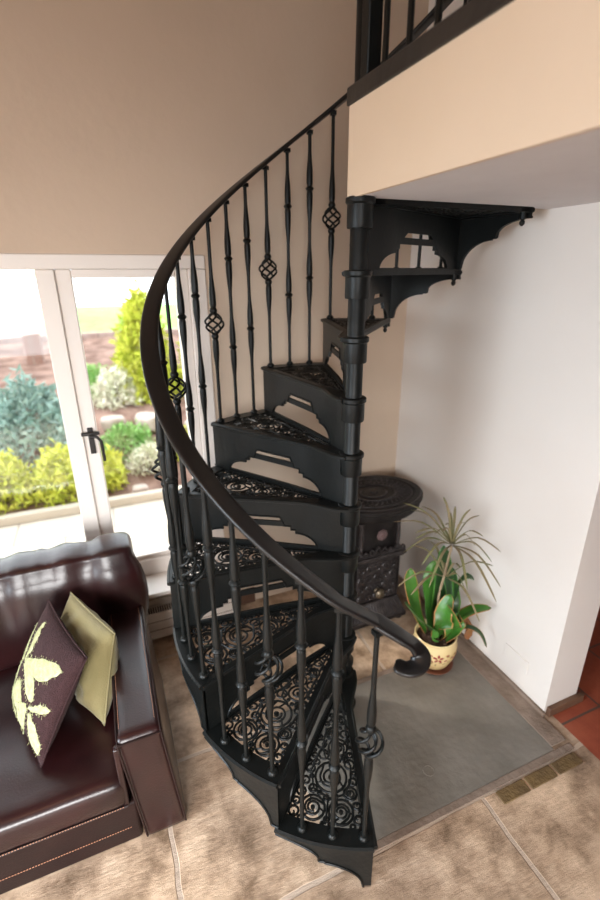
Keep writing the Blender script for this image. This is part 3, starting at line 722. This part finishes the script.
# broad leaves (local to the pot); z starts at soil
LV=[([(0,.0,.17),(-.06,-.02,.25),(-.14,-.03,.34),(-.20,-.02,.43)],.095,['leafdark','leaf']),
    ([(-.01,-.01,.17),(-.02,-.05,.25),(-.01,-.05,.35),(.02,-.04,.42)],.085,['leaf','leafred']),
    ([(0,-.03,.17),(.02,-.07,.24),(.01,-.08,.32),(-.03,-.08,.41)],.07,['leaf','leafred']),
    ([(.02,.02,.17),(.04,.03,.30),(.05,.05,.44),(.04,.06,.60)],.09,['leafdark','leaf']),
    ([(.03,0,.17),(.07,.0,.30),(.07,.03,.42),(.07,.04,.50)],.08,['leafdark','leaf']),
    ([(.03,-.02,.18),(.09,-.03,.25),(.14,-.06,.31),(.20,-.10,.335)],.075,['leaf','leafred']),
    ([(.03,-.02,.18),(.10,-.06,.235),(.15,-.10,.22),(.17,-.135,.16)],.035,['leafdark','leafred']),
    ([(.04,.01,.18),(.12,-.01,.24),(.15,-.02,.20),(.155,-.04,.13)],.085,['dry','dry']),
    ([(-.03,.03,.17),(-.06,.08,.27),(-.07,.12,.38),(-.06,.14,.46)],.075,['leaf','leafred']),
    ([(0,.03,.17),(.03,.09,.30),(.02,.10,.45),(.08,.08,.50)],.07,['leaf','leaf']),
    ([(-.02,-.03,.17),(-.045,-.05,.20),(-.05,-.05,.25),(-.045,-.045,.29)],.03,['leaf','leaf']),
    ([(.01,-.05,.17),(.04,-.07,.22),(.06,-.075,.27),(.05,-.07,.33)],.05,['leaf','leafred']),
    ([(.01,.02,.17),(.10,.02,.36),(.13,-.0,.45),(.16,-.02,.44)],.05,['leafdark','leaf'])]
for p,w,ms in LV: leaf(p,w,ms)
mb=MB(); mb.tube(cat([(.02,0,.17),(.0,-.02,.28),(-.01,0,.40),(.02,.01,.54),(.04,.01,.68)],5),.006,8); mb.build('stem','cane',PP)
mb=MB(); mb.tube(cat([(-.03,-.03,.17),(-.035,-.04,.25),(-.04,-.04,.32)],5),.0035,6); mb.build('stem','leafred',PP)
rb=random.Random(8)
def blades(c,n,L0,L1):
    for i in range(n):
        a=2*PI*i/n+rb.uniform(-.15,.15); el=rb.uniform(-.1,1.25); L=rb.uniform(L0,L1)
        d=Vector((cos(a)*cos(el),sin(a)*cos(el),sin(el)))
        if d.x>.35: d.x=.35
        c0=Vector(c)+d*.01; p1=c0+d*L*.5+Vector((0,0,.02)); p2=c0+d*L+Vector((0,0,-.05*cos(el)-.02))
        leaf([c0,p1,p2],.013,['blade','leafred'],'blade_leaf',.3,8,False,.35)
blades((.04,.01,.69),26,.20,.34)
blades((.02,.0,.52),9,.2,.34)

# faint blank plate on the wall
mb=MB(); mb.box(XR-.006,XR,1.15,1.29,.125,.195); o=mb.build('wall_plate','wallR',bevel=.002); tag(o,'faint blank plate low on the white right wall','wall plate')

# ------------------------------------------------------------------ garden outside
gy=[2.57,4.2,4.6,5.7,7.5,10.6,12.5,16]; gz=[-.1,-.1,0,.35,.5,.7,.9,.95]
def gh(y):
    for i in range(len(gy)-1):
        if gy[i]<=y<=gy[i+1]: return gz[i]+(gz[i+1]-gz[i])*(y-gy[i])/(gy[i+1]-gy[i])
    return gz[-1]
M['patioflag']=brickmat('patio_flags',(.55,.49,.41),(.66,.60,.51),(.42,.36,.30),.75,.8,.5,.012,(.1,.2,0),.9,False)
sbox('floor_patio','patioflag',-9,7,2.57,4.22,-.16,-.1)
mb=MB(); P=[]
for j in range(60):
    y=4.2+(10.62-4.2)*j/59; P.append([(x,y,gh(y)-.02+.05*noise.noise(Vector((x*1.5,y*1.5,0)))) for x in [-11+.35*i for i in range(60)]])
mb.grid([r[::-1] for r in P]); e=mb.build('floor_garden_bed','earth'); e['kind']='structure'
mb=MB(); P=[]
for j in range(14):
    y=10.6+(16-10.6)*j/13; P.append([(x,y,gh(y)+.02) for x in [-14+1.*i for i in range(28)]])
mb.grid([r[::-1] for r in P]); e=mb.build('floor_lawn','lawn'); e['kind']='structure'
mb=MB(); mb.box(-11,9,4.18,4.26,-.1,-.02); struct(mb.build('trim_3','patio',bevel=.01))
mb=MB(); mb.box(-11,9,10.45,10.7,.3,.78); struct(mb.build('wall_garden','gwall',bevel=.02))
def shrub(name,c,r,n,ls,m,label,cat_='shrub',group=None,shape=1.0,drop=0):
    c=Vector(c); rr=random.Random(int(abs(c.x*97+c.y*31)*10)); mb=MB()
    mb.lathe([(.02,0),(.02,r[2]*.8)],(0,0,0),6,mi=1)
    for i in range(n):
        a=rr.uniform(0,6.28); z=rr.uniform(0,1); w=math.sqrt(max(0,1-z**2))*(1-(1-shape)*z); w*=rr.uniform(.55,1.05)
        lump=1+.18*noise.noise(Vector((cos(a)*2,sin(a)*2,z*3+c.x)))
        p=Vector((r[0]*w*cos(a)*lump,r[1]*w*sin(a)*lump,r[2]*z*lump*(.85+.3*rr.random())))
        u=Vector((rr.gauss(0,1),rr.gauss(0,1),rr.gauss(0,1)+.6)).normalized(); v=u.cross(Vector((rr.gauss(0,1),rr.gauss(0,1),rr.gauss(0,1)))).normalized(); s=ls*rr.uniform(.6,1.3)
        mb.add([p-v*s*.35,p+u*s*.5-u.cross(v)*s*.1,p+v*s*.35,p+u*s],[(0,1,3),(1,2,3)])
    o=mb.build(name,[m,'bark'],sharp=180); o.location=c; tag(o,label,cat_,group); return o
shrub('spruce_shrub',(-.72,5.15,.03),(.50,.42,.78),2600,.10,'bluegreen','blue green spruce shrub in the garden beyond the left pane')
shrub('spruce_shrub',(-1.25,5.6,.15),(.40,.40,.55),1200,.10,'bluegreen','smaller blue green shrub behind and left of the larger spruce')
shrub('golden_shrub',(-.98,4.55,-.05),(.30,.26,.42),1300,.08,'yellow','low golden shrub at the patio edge, left of its golden neighbour','shrub','golden shrubs at the patio edge')
shrub('golden_shrub',(-.47,4.5,-.05),(.30,.24,.40),1400,.08,'yellow','low golden shrub at the patio edge next to the window mullion','shrub','golden shrubs at the patio edge')
shrub('conifer',(.50,6.4,.35),(.46,.42,1.2),3600,.11,'lime','tall lime green conifer shrub standing behind the handrail','shrub',shape=.55)
shrub('conifer',(1.2,6.3,.35),(.32,.34,1.1),2600,.11,'lime','lime green conifer shrub at the right edge of the window','shrub',shape=.5)
shrub('flowering_shrub',(.12,6.2,.32),(.30,.26,.42),1300,.08,'whitefl','pale flowering shrub in front of the tall lime conifer','shrub')
shrub('green_shrub',(-.15,6.6,.38),(.25,.25,.34),800,.09,'green','mid green shrub beside the casement stile behind the pale one')
shrub('green_shrub',(.12,5.0,.08),(.30,.22,.30),1200,.06,'green','rounded green mound of foliage in the middle of the garden bank')
shrub('grass_tuft',(-.09,4.55,-.04),(.13,.12,.30),700,.10,'lime','bright green grass tuft at the edge of the patio','plant')
shrub('flowering_shrub',(.30,4.72,.0),(.22,.18,.24),800,.06,'whitefl','low pale flowering clump near the patio behind the balusters','plant')
shrub('golden_shrub',(.62,4.9,.05),(.22,.2,.25),700,.07,'yellow','small golden clump on the bank beside the pale flowering clump')
for i,(x,y,s,l) in enumerate([(.46,5.4,.20,'large pale rock on the bank below the lime conifer'),(.93,5.2,.16,'pale rock right of the large one on the bank'),(.02,5.5,.13,'small pale rock left of the large rock on the bank'),(.16,4.36,.07,'small pale stone at the patio edge')]):
    mb=softbox(-s,s,-s*.8,s*.8,-.04,s*.75,s*.3,disp=lambda p,n:s*.2*noise.noise(p*9+Vector((i*3,0,0)))); o=mb.build('rock','rock'); weld(o); o.location=(x,y,gh(y)); tag(o,l,'rock')
# brick arch pillar at the left
mb=MB(); mb.box(-1.08,-.86,8.45,8.75,.45,1.75)
n=12; A_=[];B_=[]
for i in range(n+1):
    a=PI*i/n; A_.append((-1.55+.47*cos(a),1.75+.40*sin(a))); B_.append((-1.55+.69*cos(a),1.75+.60*sin(a)))
vs=[];fs=[]
for i in range(n+1):
    for (q,y) in((A_[i],8.45),(B_[i],8.45),(B_[i],8.75),(A_[i],8.75)): vs.append((q[0],y,q[1]))
for i in range(n):
    for j in range(4): fs.append((i*4+j,i*4+4+j,i*4+4+(j+1)%4,i*4+(j+1)%4))
fs+=[(0,1,2,3),(n*4+3,n*4+2,n*4+1,n*4)]
mb.add(vs,fs); mb.box(-2.24,-2.02,8.45,8.75,.45,1.75); o=fixn(mb.build('brick_arch','gbrick')); tag(o,'pinkish brick garden arch seen through the left window pane','arch')
def tree(loc,h,r,label):
    T=empty('tree',loc); tag(T,label,'tree',None)
    mb=MB(); mb.tube([(0,0,-.1),(.03,0,h*.5),(0,.02,h)],[.09,.07,.03],8); mb.build('trunk','bark',T)
    rr=random.Random(int(loc[0]*10)); mb=MB()
    for i in range(2200):
        d=Vector((rr.gauss(0,1),rr.gauss(0,1),rr.gauss(0,1))).normalized()*rr.uniform(.5,1); p=Vector((d.x*r,d.y*r,h+d.z*r*.9)); u=Vector((rr.gauss(0,1),rr.gauss(0,1),rr.gauss(0,1))).normalized(); v=u.orthogonal().normalized(); s=.15
        mb.add([p-v*s*.4,p+u*s*.5,p+v*s*.4,p+u*s],[(0,1,3),(1,2,3)])
    mb.build('crown','treeleaf',T,sharp=180)
tree((-2.2,13.2,.9),1.0,1.1,'round green tree seen through the brick arch')
tree((-5.2,13.6,.9),1.3,1.3,'green tree further left behind the brick arch')
